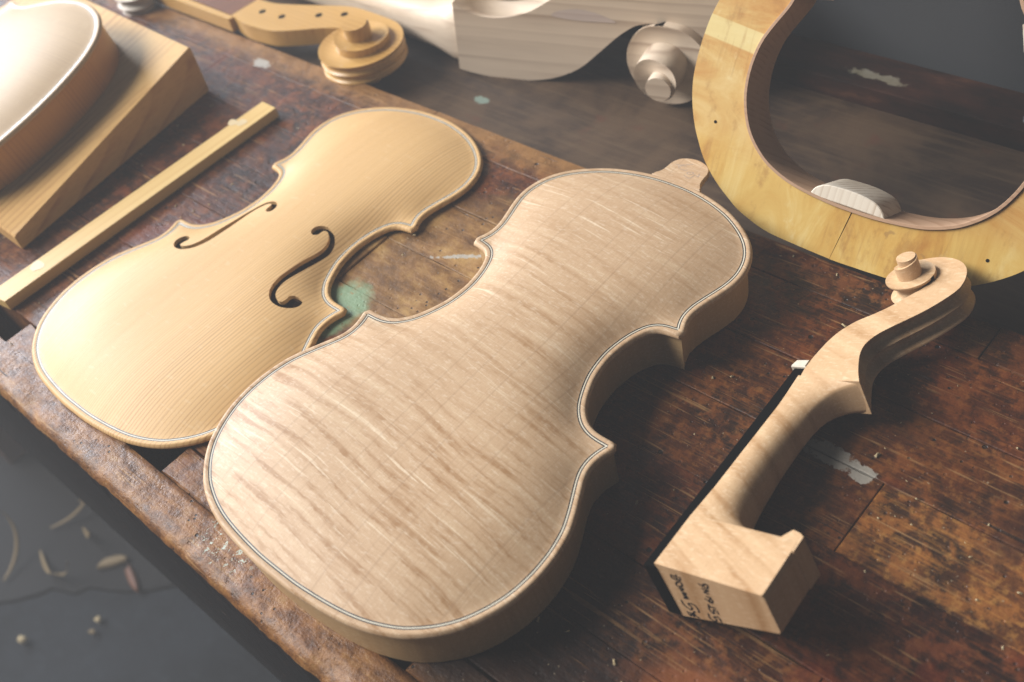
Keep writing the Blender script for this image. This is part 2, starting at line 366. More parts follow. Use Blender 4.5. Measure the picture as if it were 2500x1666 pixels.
def mat_rail():
    g = G('rail_wood'); n = g.noise(45, 5, .65, g.map((.3, 1, 1)))
    c = g.ramp(n, [(.40, (.008, .004, .003)), (.60, (.035, .012, .007)), (.75, (.10, .04, .02))])
    a = ell(g, -.335, .664, .026, .006, 1.1, 110, .4); c = g.mix(g.math('MULTIPLY', a, .5), c, g.mix(g.noise(90), (.20, .17, .08), (.45, .43, .36)))
    a = ell(g, -.205, .664, .016, .010, .8, 80, .4); c = g.mix(g.math('MULTIPLY', a, .8), c, (.34, .38, .42))
    return g.fin(c, .75, g.bump(n, .3, .001), .15)
M['rail'] = mat_rail()
def mat_concrete():
    g = G('concrete'); n = g.noise(7, 6, .65); m = g.noise(40, 5, .7)
    c = g.mix(g.step(n, .35, .7), (.006, .008, .011), (.015, .019, .025)); c = g.mix(g.math('MULTIPLY', g.step(m, .5, .7), .4), c, (.030, .036, .044))
    return g.fin(c, .8, g.bump(m, .3, .004), .18)
M['concrete'] = mat_concrete()
def mat_panel():
    g = G('grey_panel'); n = g.noise(900, 3, .6); c = g.mix(g.noise(5, 3), (.050, .056, .066), (.070, .075, .080))
    return g.fin(g.mix(g.math('MULTIPLY', n, .3), c, (.04, .04, .038)), .40, g.bump(n, .35, .0008), .6)
M['panel'] = mat_panel()

# ------------------------------------------------------------------ setting: floor, wall panel
f = obj('floor', *boxvf(-4.5, 3, -3, 3, -.80, -.75), M['concrete']); tag(f, 'blue grey concrete floor below the bench', None, None, 'structure')

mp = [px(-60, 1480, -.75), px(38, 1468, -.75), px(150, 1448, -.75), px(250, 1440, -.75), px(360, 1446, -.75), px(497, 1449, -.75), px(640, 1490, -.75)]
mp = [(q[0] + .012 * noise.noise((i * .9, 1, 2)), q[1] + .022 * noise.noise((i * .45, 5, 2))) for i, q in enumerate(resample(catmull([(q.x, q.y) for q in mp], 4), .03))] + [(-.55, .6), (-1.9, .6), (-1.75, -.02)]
mt = obj('floor_shade', *prism(mp, -.7499, -.745, .002), plain('shade_black', (.006, .006, .007), .7, .2), None, 40); tag(mt, 'black sheet standing in for shade on the floor under the bench', 'mat')  # black sheet laid on the floor in place of the bench's shade
# ------------------------------------------------------------------ workbench
bench = thing('workbench', 'old worn brown plank workbench covered in scratches, pits and paint spots', 'workbench', (-.5, .3, -.75))
def bpart(name, v, f, mat, tint=(1, 1, 1), smooth=None):
    o = obj(name, v, f, mat, None, smooth); o.parent = bench; o.matrix_parent_inverse = bench.matrix_basis.inverted()
    o.color = (*tint, 1); return o
XL, XR = -1.75, .75
rows = [(.1215, .170, [XL, -.93, -.33, XR]), (.170, .2165, [XL, -.71, -.115, XR]), (.2165, .2800, [XL, -.80, -.40, XR]),
        (.2800, .3315, [XL, -.99, -.5420, -.1460, XR]), (.3315, .3833, [XL, -.66, -.36, .02, XR]), (.3833, .4372, [XL, -.88, -.30, XR]), (.4372, .4665, [XL, -.62, -.145, XR])]
tints = {2: [(.75, .62, .6), (.9, .75, .7), (.85, .62, .58)], 3: [(.8, .6, .55), (.7, .55, .5), (1.05, .95, .85), (1.75, 1.9, 1.7)], 4: [(.8, .65, .6), (1.3, 1.3, 1.15), (1.15, 1.05, .9), (1.2, 1.1, .95)], 5: [(.9, .8, .75), (.95, .75, .66), (1.05, .82, .7)]}
for ri, (y0, y1, xs) in enumerate(rows):
    for k, (a, b) in enumerate(zip(xs[:-1], xs[1:])):
        gx = .0003; gy = .00025
        t = tints.get(ri, [(.9, .78, .72), (1, .9, .85), (.85, .7, .66), (1, 1, 1)])[k]
        zt = -.0004 * ((ri * 7 + k * 3) % 4)
        n = max(4, int((b - a) / .012)); X = np.linspace(a + gx, b - gx, n)
        poly = [(q, y0 + gy + .0007 * noise.noise((q * 40, ri, 1))) for q in X] + [(q, y1 - gy + .0007 * noise.noise((q * 40, ri, 2))) for q in X[::-1]]
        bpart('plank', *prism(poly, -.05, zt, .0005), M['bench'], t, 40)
# row of short blocks with square dog holes between them
xs = [(XL, -.800), (-.7196, -.560), (-.5112, -.330), (-.285, -.10), (-.055, XR)]
for k, (a, b) in enumerate(xs):
    X = np.linspace(a, b, max(3, int((b - a) / .01)))
    poly = [(q, .0972 + .0006 * noise.noise((q * 60, 5, 1))) for q in X] + [(q, .1210) for q in X[::-1]]
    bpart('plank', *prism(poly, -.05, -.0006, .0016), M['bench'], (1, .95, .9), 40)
# front board: rounded, chipped nosing
def front_board(lo, hi):
    X = np.arange(XL, XR, .0022); v = []; f = []
    prof = [(.0970, -.05), (.0970, -.0012), (.0962, 0), (.0925, 0), (.0885, 0), (.0845, 0), (.0810, 0), (.0780, -.0001), (.0755, -.0004), (.0732, -.0010), (.0712, -.0020), (.0696, -.0034), (.0685, -.0052), (.0678, -.0075), (.0674, -.011), (.0672, -.016), (.0671, -.022), (.0671, -.03), (.0671, -.05), (.0671, -.10)]
    P = len(prof)
    for i, q in enumerate(X):
        sk = -.012 * (q + .5)
        for j, (y, z) in enumerate(prof):
            n1 = noise.fractal((q * 55, y * 90, z * 90), 1.0, 2.0, 4); n2 = noise.noise((q * 260, y * 260, z * 200)); n3 = noise.noise((q * 18, 3, z * 30))
            e = 1.0 if 5 <= j <= 15 else (.25 if 2 <= j < 5 or j > 15 else 0)
            ch = max(0, noise.noise((q * 38, 9, z * 20 + y * 20)) - .28) * .006 * (1 if 7 <= j <= 15 else 0)
            d = e * (n1 * .0008 + n2 * .0003 + n3 * .0012)
            yy = y + sk * (1 if j > 1 else 0) + ch + (d if j > 7 else 0) * .8; zz = z + (d * .55 if 2 <= j < 14 else 0) - ch * (.8 if j < 14 else 0)
            v.append((q, yy, min(zz, .0006)))
        if i:
            for j in range(lo, hi): a = (i - 1) * P + j; b = i * P + j; f.append((a, a + 1, b + 1, b))
    u = sorted({q for t in f for q in t}); m = {q: i for i, q in enumerate(u)}
    return [v[q] for q in u], [tuple(m[q] for q in t) for t in f]
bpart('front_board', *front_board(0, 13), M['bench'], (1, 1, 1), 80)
bpart('front_face', *front_board(13, 19), M['bench_face'], (1, 1, 1), 80)
bpart('apron', *boxvf(XL, XR, .078, .105, -.24, -.098), M['bench_face'], (1, 1, 1))
bpart('bench_core', *boxvf(XL, XR, .1, .70, -.066, -.052), M['red_wood'])
tr = bpart('tray_board', *boxvf(XL, XR, .4668, .6478, -.05, -.020), M['tray'])
bpart('back_rail', *boxvf(XL, XR, .6480, .690, -.05, -.003, .0006), M['rail'])
for xx in (-1.55, .55):
    for yy in (.14, .60): bpart('leg', *boxvf(xx - .045, xx + .045, yy - .04, yy + .04, -.75, -.067), M['red_wood'])
wl = obj('wall', *boxvf(XL - .3, XR + .3, .700, .715, -.75, .55), M['panel']); tag(wl, 'grey textured panel standing behind the bench', None, None, 'structure')
sm_ = obj('trim_strip', *boxvf(XL - .3, XR + .3, .696, .6998, .118, .1195), M['panel'], None); sm_.parent = wl

# ------------------------------------------------------------------ violin shapes
LOW = [(0, 0), (13, 0.1), (25, .9), (42, 2.8), (57, 5.6), (70, 9.8), (82, 15.5), (91, 22), (99, 29.5), (106, 38.5), (112, 50), (116.5, 63), (118.5, 75), (119, 85), (118.2, 97), (115.5, 110), (111, 121), (106, 131), (101.7, 139.5), (99.4, 146), (99, 153), (100.2, 159.5), (102.2, 165)]
MIDC = [(99.7, 169.2), (95, 169.3), (90, 169.4), (84, 170.3), (77.5, 173.4), (71, 180), (66, 189), (61.8, 200), (60, 210), (59.6, 220), (61, 230.5), (63.5, 239), (67, 245.8), (71.5, 249.4), (77, 250.8), (83, 251.6)]
UPP = [(84.6, 256.6), (82, 262), (80.6, 268), (81, 275), (83, 283.5), (86, 294), (88, 304), (88, 314), (85.5, 324.5), (81, 333.5), (74, 342), (64, 350), (52, 357), (40, 361.8), (27, 365.3), (14, 367.4), (0, 368)]
def curves(sx=1.0, sy=1.0):
    def half(P): return np.array(P, float) * .001 * [sx, sy]
    lo, mc, up = half(LOW), half(MIDC), half(UPP); fl = np.array([-1, 1])
    low = np.vstack([lo[::-1] * fl, lo[1:]]); upp = np.vstack([up, (up[::-1] * fl)[1:]])
    cs = [low, mc, upp, mc[::-1] * fl]
    return [resample(catmull(c, 5), .0022) for c in cs]
def offset_curves(cs, d):
    if d == 0: return [c.copy() for c in cs]
    out = []
    for c in cs:
        T = np.gradient(c, axis=0); T /= np.linalg.norm(T, axis=1)[:, None]
        out.append(c + np.stack([-T[:, 1], T[:, 0]], 1) * d)
    for i in range(4):
        a, b = out[i], out[(i + 1) % 4]; hit = None
        for u in range(len(a) - 2, max(-1, len(a) - 16), -1):
            for w in range(0, min(15, len(b) - 1)):
                p, r = a[u], a[u + 1] - a[u]; q, s = b[w], b[w + 1] - b[w]; den = r[0] * s[1] - r[1] * s[0]
                if abs(den) < 1e-14: continue
                t = ((q - p)[0] * s[1] - (q - p)[1] * s[0]) / den; k = ((q - p)[0] * r[1] - (q - p)[1] * r[0]) / den
                if 0 <= t <= 1 and 0 <= k <= 1: hit = (u, w, p + r * t); break
            if hit: break
        if hit:
            u, w, P = hit; out[i] = np.vstack([a[:u + 1], P]); out[(i + 1) % 4] = np.vstack([P, b[w + 1:]])
    return out
def loop(cs):
    P = [cs[0]]
    for c in cs[1:]: P.append(c)
    P = np.vstack(P); keep = [0]
    for i in range(1, len(P)):
        if np.linalg.norm(P[i] - P[keep[-1]]) > 2e-4: keep.append(i)
    if np.linalg.norm(P[keep[-1]] - P[0]) < 2e-4: keep.pop()
    return P[keep]
def dist_to(poly, Q):
    A = poly; B = np.roll(poly, -1, 0); out = np.full(len(Q), 9.)
    for s in range(0, len(Q), 1500):
        q = Q[s:s + 1500, None]; d = B - A; t = np.clip(((q - A) * d).sum(2) / (d * d).sum(1), 0, 1)
        out[s:s + 1500] = np.sqrt((((A + d * t[..., None]) - q) ** 2).sum(2)).min(1)
    return out
def inside(poly, Q):
    x, y = Q[:, 0], Q[:, 1]; r = np.zeros(len(Q), bool); A = poly; B = np.roll(poly, -1, 0)
    for (x1, y1), (x2, y2) in zip(A, B):
        if y1 == y2: continue
        c = ((y1 > y) != (y2 > y)) & (x < (x2 - x1) * (y - y1) / (y2 - y1) + x1); r ^= c
    return r
FH = [(57, 139.8), (50.5, 142.6), (45.3, 148.5), (42, 157.5), (41.5, 168), (41.8, 181.5), (43.3, 195), (42.3, 204), (39, 210), (35, 213.2), (31.8, 212.6), (31.2, 209.5), (30.8, 207), (28.3, 204.6), (24.9, 205.6), (23.4, 209), (24.6, 213), (28.5, 216), (33.5, 216.8),
      (39.8, 214.6), (46, 208.8), (49.3, 201.5), (50, 194.5), (49.4, 182.5), (48.6, 170), (48.2, 160), (49.6, 152.5), (52.6, 147), (57.5, 143.8), (61.6, 143.9), (62.4, 147.5), (61.8, 151.7), (64.2, 154.4), (68.4, 155.2), (72, 154), (73.6, 149.5), (71, 144.2), (64.5, 140.2)]
class Plate:
    """arched violin plate: outline, inset rings for the purfling, arching from a relaxed height field"""
    def __init__(s, H=.016, sx=1., sy=1., fholes=False, e=.0042):
        s.cs = curves(sx, sy); s.poly = loop(s.cs); s.e = e; s.H = H
        h = .0022; x = np.arange(-.125 * sx, .1251 * sx, h); y = np.arange(-.004, .374 * sy, h); s.gx, s.gy, s.h = x, y, h
        XX, YY = np.meshgrid(x, y, indexing='ij'); Q = np.stack([XX.ravel(), YY.ravel()], 1)
        dd = np.where(inside(s.poly, Q), dist_to(s.poly, Q), 0).reshape(XX.shape)
        mk = dd > .0058; ph = np.zeros_like(XX)
        for _ in range(1500):
            n = np.zeros_like(ph); n[1:-1, 1:-1] = .25 * (ph[2:, 1:-1] + ph[:-2, 1:-1] + ph[1:-1, 2:] + ph[1:-1, :-2] + 1.0)
            ph = np.where(mk, n, 0)
        for _ in range(4): ph[1:-1, 1:-1] = .5 * ph[1:-1, 1:-1] + .125 * (ph[2:, 1:-1] + ph[:-2, 1:-1] + ph[1:-1, 2:] + ph[1:-1, :-2])
        s.ph = ph / ph.max()
        rings = [0, .0007, .0016, .0026, .0036, .0043, .0050, .0057, .0072, .0095]
        V = []; E = []
        for r in rings:
            L = loop(offset_curves(s.cs, r)); b = len(V); V += list(L); E += [(b + i, b + (i + 1) % len(L)) for i in range(len(L))]
        s.holes = []
        if fholes:
            fh = catmull(np.array(FH) * .001 * [sx, sy], 3, True)
            for sg in (1, -1):
                p = fh * [sg, 1]; p = p if sg > 0 else p[::-1]; s.holes.append(p); b = len(V); V += list(p); E += [(b + i, b + (i + 1) % len(p)) for i in range(len(p))]
        st = .0036; G_ = []
        for i, a in enumerate(np.arange(-.12, .12, st)):
            for bb in np.arange(0, .37, st * .866): G_.append((a + (st / 2 if int(round(bb / (st * .866))) % 2 else 0), bb))
        G_ = np.array(G_); ok = inside(s.poly, G_) & (dist_to(s.poly, G_) > .0115)
        for p in s.holes: ok &= (dist_to(p, G_) > .0012)
        V += list(G_[ok])
        r = delaunay_2d_cdt([Vector((float(a), float(b))) for a, b in V], E, [], 0, 1e-7)
        s.V = np.array([tuple(q) for q in r[0]]); F = np.array([tuple(q) for q in r[2]])
        cen = s.V[F].mean(1); k = inside(s.poly, cen)
        for p in s.holes: k &= ~inside(p, cen)
        F = F[k]; cen = cen[k]
        a, b, c = s.V[F[:, 0]], s.V[F[:, 1]], s.V[F[:, 2]]
        ar = (b[:, 0] - a[:, 0]) * (c[:, 1] - a[:, 1]) - (b[:, 1] - a[:, 1]) * (c[:, 0] - a[:, 0])
        F[ar < 0] = F[ar < 0][:, ::-1]
        s.F = F; s.dc = dist_to(s.poly, cen); s.d = dist_to(s.poly, s.V); s.d[s.d < 1e-6] = 0
        s.z = s.height(s.V, s.d)
    def height(s, P, d):
        i = np.clip((P[:, 0] - s.gx[0]) / s.h, 0, len(s.gx) - 1.001); j = np.clip((P[:, 1] - s.gy[0]) / s.h, 0, len(s.gy) - 1.001)
        a = i.astype(int); b = j.astype(int); u = i - a; w = j - b; ph = s.ph
        t = ph[a, b] * (1 - u) * (1 - w) + ph[a + 1, b] * u * (1 - w) + ph[a, b + 1] * (1 - u) * w + ph[a + 1, b + 1] * u * w
        arch = s.H * (t * t * (3 - 2 * t)) ** .62
        edge = np.interp(d * 1000, [0, .3, .7, 1.2, 1.8, 2.6, 3.6, 5.0, 7.2, 9.5, 400], [s.e - .0016, s.e - .0007, s.e - .0002, s.e + .0001, s.e + .0002, s.e + .0001, s.e - .0001, s.e - .0003, s.e - .0004, s.e - .0003, s.e - .0003])
        return edge + arch
    def build(s, root, m_top, m_edge, name='plate', pb=None, pw=None):
        v3 = np.column_stack([s.V, s.z]); band = (s.dc > .0036) & (s.dc < .0057); white = (s.dc > .0043) & (s.dc < .0050)
        def sub(mask):
            f = s.F[mask]; u, inv = np.unique(f, return_inverse=True); return v3[u], inv.reshape(-1, 3)
        v, f = sub(~band); v = list(map(tuple, v)); f = [tuple(q) for q in f]
        # rounded edge, underside and sound-hole walls
        out = s.poly; n = len(out); ins = loop(offset_curves(s.cs, .0)); zt = s.e - .0016
        c = out.mean(0)
        Tn = np.roll(out, -1, 0) - np.roll(out, 1, 0); Tn /= np.linalg.norm(Tn, axis=1)[:, None]; N = np.stack([-Tn[:, 1], Tn[:, 0]], 1)
        prof = [(0, zt), (-.0002, zt - .0006), (-.0002, zt - .0012), (.0002, zt - .0020), (.0010, .0)]
        b = len(v)
        for dd, zz in prof: v += [(p[0] + q[0] * dd, p[1] + q[1] * dd, zz) for p, q in zip(out, N)]
        for l in range(len(prof) - 1):
            for i in range(n): j = (i + 1) % n; f.append((b + (l + 1) * n + i, b + (l + 1) * n + j, b + l * n + j, b + l * n + i))
        b = len(v); v += [(p[0], p[1], max(z - .0032, 0)) for p, z in zip(s.V, s.z)]
        f += [tuple(b + i for i in q[::-1]) for q in s.F[s.dc > .001]]
        for p in s.holes:
            d = dist_to(s.poly, p); z = s.height(p, d); b = len(v); k = len(p)
            v += [(a[0], a[1], q) for a, q in zip(p, z)] + [(a[0], a[1], q - .0032) for a, q in zip(p, z)]
            for i in range(k): j = (i + 1) % k; f.append((b + i, b + j, b + k + j, b + k + i))
        o = obj(name, v, f, m_top, root); sm(o, 50)
        pf = s.F[band & ~white]; u, inv = np.unique(pf, return_inverse=True); o2 = obj('purfling', v3[u], inv.reshape(-1, 3), pb or M['purf_black'], root); sm(o2, 60)
        pf = s.F[white]; u, inv = np.unique(pf, return_inverse=True); o3 = obj('purfling_core', v3[u], inv.reshape(-1, 3), pw or M['purf_white'], o2); sm(o3, 60)
        return o
    def ribs(s, root, mat, z0, z1, inset=.0030, th=.0013):
        A = offset_curves(s.cs, inset); B = offset_curves(s.cs, inset + th); segs = []
        for a, b in zip(A, B):
            n = min(len(a), len(b)); a = resample(a, 1e9) if 0 else a
            ra = np.stack([np.interp(np.linspace(0, 1, 60), np.linspace(0, 1, len(a)), a[:, k]) for k in (0, 1)], 1); rb = np.stack([np.interp(np.linspace(0, 1, 60), np.linspace(0, 1, len(b)), b[:, k]) for k in (0, 1)], 1)
            segs.append((ra, rb))
        final = []
        for k, (a, b) in enumerate(segs):
            if k in (0, 2): final += [(a[:30], b[:30]), (a[29:] + 0, b[29:] + 0)]
            else: final.append((a, b))
        for a, b in final:
            a = resample(np.array(a), .0025); b2 = np.stack([np.interp(np.linspace(0, 1, len(a)), np.linspace(0, 1, len(b)), np.array(b)[:, k]) for k in (0, 1)], 1)
            poly = np.vstack([a, b2[::-1]]); v, f = prism(poly, z0, z1); n = len(a)
            f = f[:-2]; N = len(poly)
            for i in range(n - 1): f.append((i + 1, i, N - 1 - i, N - 2 - i)); f.append((N + i, N + i + 1, 2 * N - 2 - i, 2 * N - 1 - i))
            obj('rib', v, f, mat, root, 40)
def sm(o, ang):
    o.data.shade_smooth(); o.data.set_sharp_from_angle(angle=math.radians(ang))

# spruce front with sound holes, lying flat on the bench
sp = thing('spruce_soundboard', 'honey coloured spruce violin top with two sound holes lying flat on bench', 'violin top', (-.6041, .0905, .0006), (0, 0, .01507))
Plate(.0120, .982, .996, True).build(sp, M['spruce'], M['spruce'], 'plate', plain('purfling_grey', (.10, .10, .095), .45), M['purf_white'])
# body with flamed back upward, ribs down
vb = thing('violin', 'flamed maple violin back on its ribs, in the middle of the bench', 'violin', (-.3624, .0847, .0298), (0, 0, .00814))
PL = Plate(.0120); PL.build(vb, M['maple_back'], M['maple_back'], 'back_plate'); PL.ribs(vb, M['maple_rib'], -.0292, .0006)
BT = [(-19.5, 366.5), (-18.6, 369.4), (-16.2, 373), (-15.2, 378), (-14.6, 384), (-11.7, 389.2), (-6.5, 392.2), (0, 393.4), (6.5, 392.2), (11.7, 389.2), (14.6, 384), (15.2, 378), (16.2, 373), (18.6, 369.4), (19.5, 366.5)]
bp = catmull(np.array(BT) * .001, 4); bp = np.vstack([bp, [(.012, .3662), (0, .3664), (-.012, .3662)]])[::-1]
obj('button', *prism(bp, .0002, .00425, .0006), M['maple_back'], vb, 30)
PEN = [[(-10.8, 382.2), (-5.4, 384.3), (-.1, 387.9)], [(-2.9, 384.1), (-6.7, 382.6), (-7.1, 380.7), (-5.0, 379.7), (-1.0, 380.1), (-.2, 381.3)], [(5.1, 380.7), (1.8, 379.4), (1.6, 378.0), (3.4, 377.5), (5.5, 378.8), (5.3, 380.4)], [(1.2, 375.3), (5.5, 374.0), (7.0, 375.9), (7.6, 378.7), (10.5, 378.1), (9.4, 381.3)]]
obj('pencil_mark', *merge([ribbon(np.array(s) * .001, .0003, .00431) for s in PEN]), M['pencil'], vb)

# ------------------------------------------------------------------ scrolls
def interp(tab, t):
    return float(np.interp(t, [a for a, _ in tab], [b for _, b in tab]))
R0 = [(-40, 37), (-25, 35), (-10, 33.3), (0, 32), (15, 30.6), (30, 28.6), (45, 26), (60, 23.3), (75, 20.8), (90, 18.7), (110, 17.2), (135, 16.1), (160, 15.6), (180, 15.4), (230, 15.4), (270, 15.4), (320, 15.2), (360, 14.4), (410, 13), (450, 11.6), (500, 9.6), (540, 8.7), (600, 7.9), (660, 7.2), (720, 6.5), (800, 5.6)]
W0 = [(-40, 10), (0, 10), (90, 10.4), (180, 11.8), (270, 12.6), (340, 13), (360, 13.2), (420, 14), (480, 15.6), (540, 18), (600, 20.4), (660, 22.4), (720, 24), (800, 25)]
def scroll(preO, preI, preW, c, rt=R0, wt=W0, k=1.0, th0=-10, join=340, end=800, groove=3.4, dth=6):
    """pegbox plus volute; coordinates x = back, y = along the neck, z = sideways (mm * k)"""
    v = []; f = []
    def grid(rows, flip=False):
        b = len(v); n = len(rows[0])
        for r in rows: v.extend(r)
        for i in range(len(rows) - 1):
            for j in range(n - 1):
                q = (b + i * n + j, b + i * n + j + 1, b + (i + 1) * n + j + 1, b + (i + 1) * n + j); f.append(q[::-1] if flip else q)
    def pol(th): r = interp(rt, th); a = math.radians(th); return np.array([c[0] + r * math.cos(a), c[1] + r * math.sin(a)])
    O = []; I = []; Wd = []; TH = []
    pre = catmull(preO, 6); pri = catmull(preI, 6); pw = np.interp(np.linspace(0, 1, len(pre)), np.linspace(0, 1, len(preW)), preW)
    for p, q, w in zip(pre, pri, pw): O.append(p); I.append(q); Wd.append(w); TH.append(None)
    for th in np.arange(th0, end + .1, dth):
        O.append(pol(th)); Wd.append(interp(wt, th)); TH.append(th)
        I.append(pol(th + 360) if th + 360 <= end else c + (pol(th) - c) * (interp(rt, end) / max(interp(rt, th), interp(rt, end))))
    O = np.array(O); I = np.array(I); T = np.gradient(O, axis=0); T /= np.linalg.norm(T, axis=1)[:, None] + 1e-9; N = np.stack([-T[:, 1], T[:, 0]], 1)
    wend = interp(wt, end); fr = [0, .06, .2, .5, .8, .94, 1]
    for s in (1, -1):
        rows = []
        for o, i, w, th in zip(O, I, Wd, TH):
            hd = 0 if th is None else min(1, max(0, (th + 10) / 120)) * .085 * np.linalg.norm(o - i)
            rows.append([(*(o + (i - o) * t), s * (w - hd * math.sin(math.pi * min(1, max(0, (t - .03) / 1.1))))) for t in fr])
        grid(rows, s > 0)
        rows = []
        for o, i, w, th in zip(O, I, Wd, TH):
            if th is None: continue
            w2 = interp(wt, th + 360) if th + 360 <= end else wend
            hd = min(1, max(0, (th + 10) / 120)) * .085 * np.linalg.norm(o - i) * .25
            out = i + (i - c) / (np.linalg.norm(i - c) + 1e-9)
            rows.append([(*(i + (out - i) * q * .0), s * (w - hd + (w2 - w + hd) * t)) for t, q in ((0, 1), (.3, .3), (.7, 0), (1, 0))])
        grid(rows, s > 0)
        re = interp(rt, end); b = len(v); v.append((*c, s * wend))
        ring = [(c[0] + re * math.cos(a), c[1] + re * math.sin(a), s * wend) for a in np.linspace(0, 2 * math.pi, 41)[:-1]]; v.extend(ring)
        for i in range(40): q = (b, b + 1 + i, b + 1 + (i + 1) % 40); f.append(q if s > 0 else q[::-1])
    rows = []
    vs = np.linspace(-1, 1, 33)
    for o, n, w, th in zip(O, N, Wd, TH):
        if th is not None and th > join: break
        r = []
        for q in vs:
            a = abs(q); d = groove * max(0.0, 1 - ((a - .455) / .435) ** 2)
            if th is None: d *= min(1.0, max(0.0, (len(rows) - 3) / 14))
            elif th > 60: d *= 1.25
            p = o + n * d; r.append((p[0], p[1], q * w))
        rows.append(r)
    grid(rows)
    rows = [[(i[0], i[1], -w), (i[0], i[1], 0), (i[0], i[1], w)] for i, w, th in zip(I, Wd, TH) if th is None]; grid(rows, True)
    o, i, w = O[0], I[0], Wd[0]; b = len(v); v.extend([(*o, w), (*i, w), (*i, -w), (*o, -w)]); f.append((b, b + 1, b + 2, b + 3))
    v = [tuple(np.array(p) * .001 * k) for p in v]
    return v, f
# -- the neck in front, lying on its side
NA, NC = np.array([.9182, .1121, .3799]), np.array([-.0944, .9934, -.0650]); NL = np.cross(NA, NC)
nmw = Matrix([[NA[i], NC[i], NL[i], o] for i, o in enumerate((-.1931, .2032, .0217))] + [[0, 0, 0, 1]])
neck = thing('violin_neck', 'pale maple violin neck with carved scroll and handwritten heel block', 'violin neck', mw=nmw)
def neck_mesh():
    # shaft and heel: sections across, stations along
    st = []   # (C, depth, half width front, half width back, roundness)
    for C_, D in ((0, 60), (1, 60.4), (10, 60.6), (20, 60.8), (30, 60.9), (34.5, 60.5)): st.append((C_, D, 18.75 - .03 * C_, 12.75, 0))
    for C_, D, r in ((35.4, 51.6, 0.02), (35.7, 46, .06), (36.0, 41, .12), (36.6, 36, .22), (38, 30.5, .38), (40.5, 26, .55), (44.5, 22, .75), (50, 19, .9), (58, 16.8, 1), (72, 15.2, 1), (89, 14.5, 1), (103, 14.6, 1), (112, 15.2, 1), (120, 15.9, .97), (127, 16.6, .90), (133, 17.6, .84), (138, 19.4, .76), (142, 21.6, .68), (145.4, 24.6, .60), (148, 28, .55), (149.8, 31.4, .51), (151, 34.2, .48), (151.7, 36.2, .46), (151.9, 37, .45)):
        wf = np.interp(C_, [35, 60, 128, 140, 152], [17.6, 15.4, 12.6, 12.7, 13.2]); st.append((C_, D, wf, np.interp(D, [15, 25, 38, 52], [11.8, 12.6, 13.2, 12.9]), r))
    v = []; f = []; n = 41
    for C_, D, wf, wb, r in st:
        row = []
        for j in range(n):
            t = j / (n - 1)
            if t < .38: a = t / .38; bx, bz = D * a, wf + (wb - wf) * a
            elif t > .62: a = (1 - t) / .38; bx, bz = D * a, -(wf + (wb - wf) * a)
            else: a = (t - .38) / .24; bx, bz = D, wb * (1 - 2 * a)
            ph = math.pi * t; cs, sn = math.cos(ph), math.sin(ph)
            rx, rz = D * abs(sn) ** .85, wf * (abs(cs) ** .8) * (1 if cs >= 0 else -1)
            row.append((bx + (rx - bx) * r, C_, bz + (rz - bz) * r))
        v += row
    m = len(st)
    for i in range(m - 1):
        for j in range(n): q = (j + 1) % n; f.append((i * n + j, i * n + q, (i + 1) * n + q, (i + 1) * n + j))
    f.append(tuple(range(n - 1, -1, -1))); f.append(tuple((m - 1) * n + j for j in range(n)))
    v = [tuple(np.array(p) * .001) for p in v]
    nub = [(50.2, 28), (61, 28), (61.3, 38), (59, 39.6), (54.8, 40.6), (51.4, 35.2)]
    nb = prism(np.array(nub) * .001, -1, 1); nb = ([(a, b, c * (.01870 - .1 * a)) for a, b, c in nb[0]], nb[1])
    pO = [(37, 151.6), (34, 157.5), (30, 166.5), (26.6, 176), (25.8, 184.5), (28.3, 193), (33.6, 200.7), (39.8, 208.2), (46, 215.8), (51.8, 224.5), (56.6, 233.6), (58.6, 239.5)]
    pI = [(.1, 150.5), (.0, 158), (0, 165), (0, 171), (.4, 178), (1.4, 187), (4.2, 196.5), (9.8, 206), (17.8, 213.8), (24.8, 221.8), (31, 231), (36.5, 238.5)]
    return merge([(v, f), nb, scroll(pO, pI, [11.6, 12.3, 12.0, 11.5, 11, 10.7, 10.4, 10.2, 10.1, 10], np.array([26, 250.]), th0=-8, groove=3.9)])
obj('neck', *neck_mesh(), M['maple_neck'], neck, 42)
v, f = prism(np.array([(-6.8, -1), (-.05, -1), (-.05, 159), (-6.4, 159)]) * .001, -.5, .5); sc_ = lambda y: np.interp(y, [-.1, .16], [.0200, .0122])
obj('fingerboard', [(a, b, c * 2 * sc_(b)) for a, b, c in v], f, M['ebony'], neck, 30)
obj('nut', *prism(np.array([(-9.6, 160.6), (-.05, 160.4), (-.05, 166.8), (-8.4, 166.3)]) * .001, -.0115, .0128, .0008), M['bone'], neck, 30)
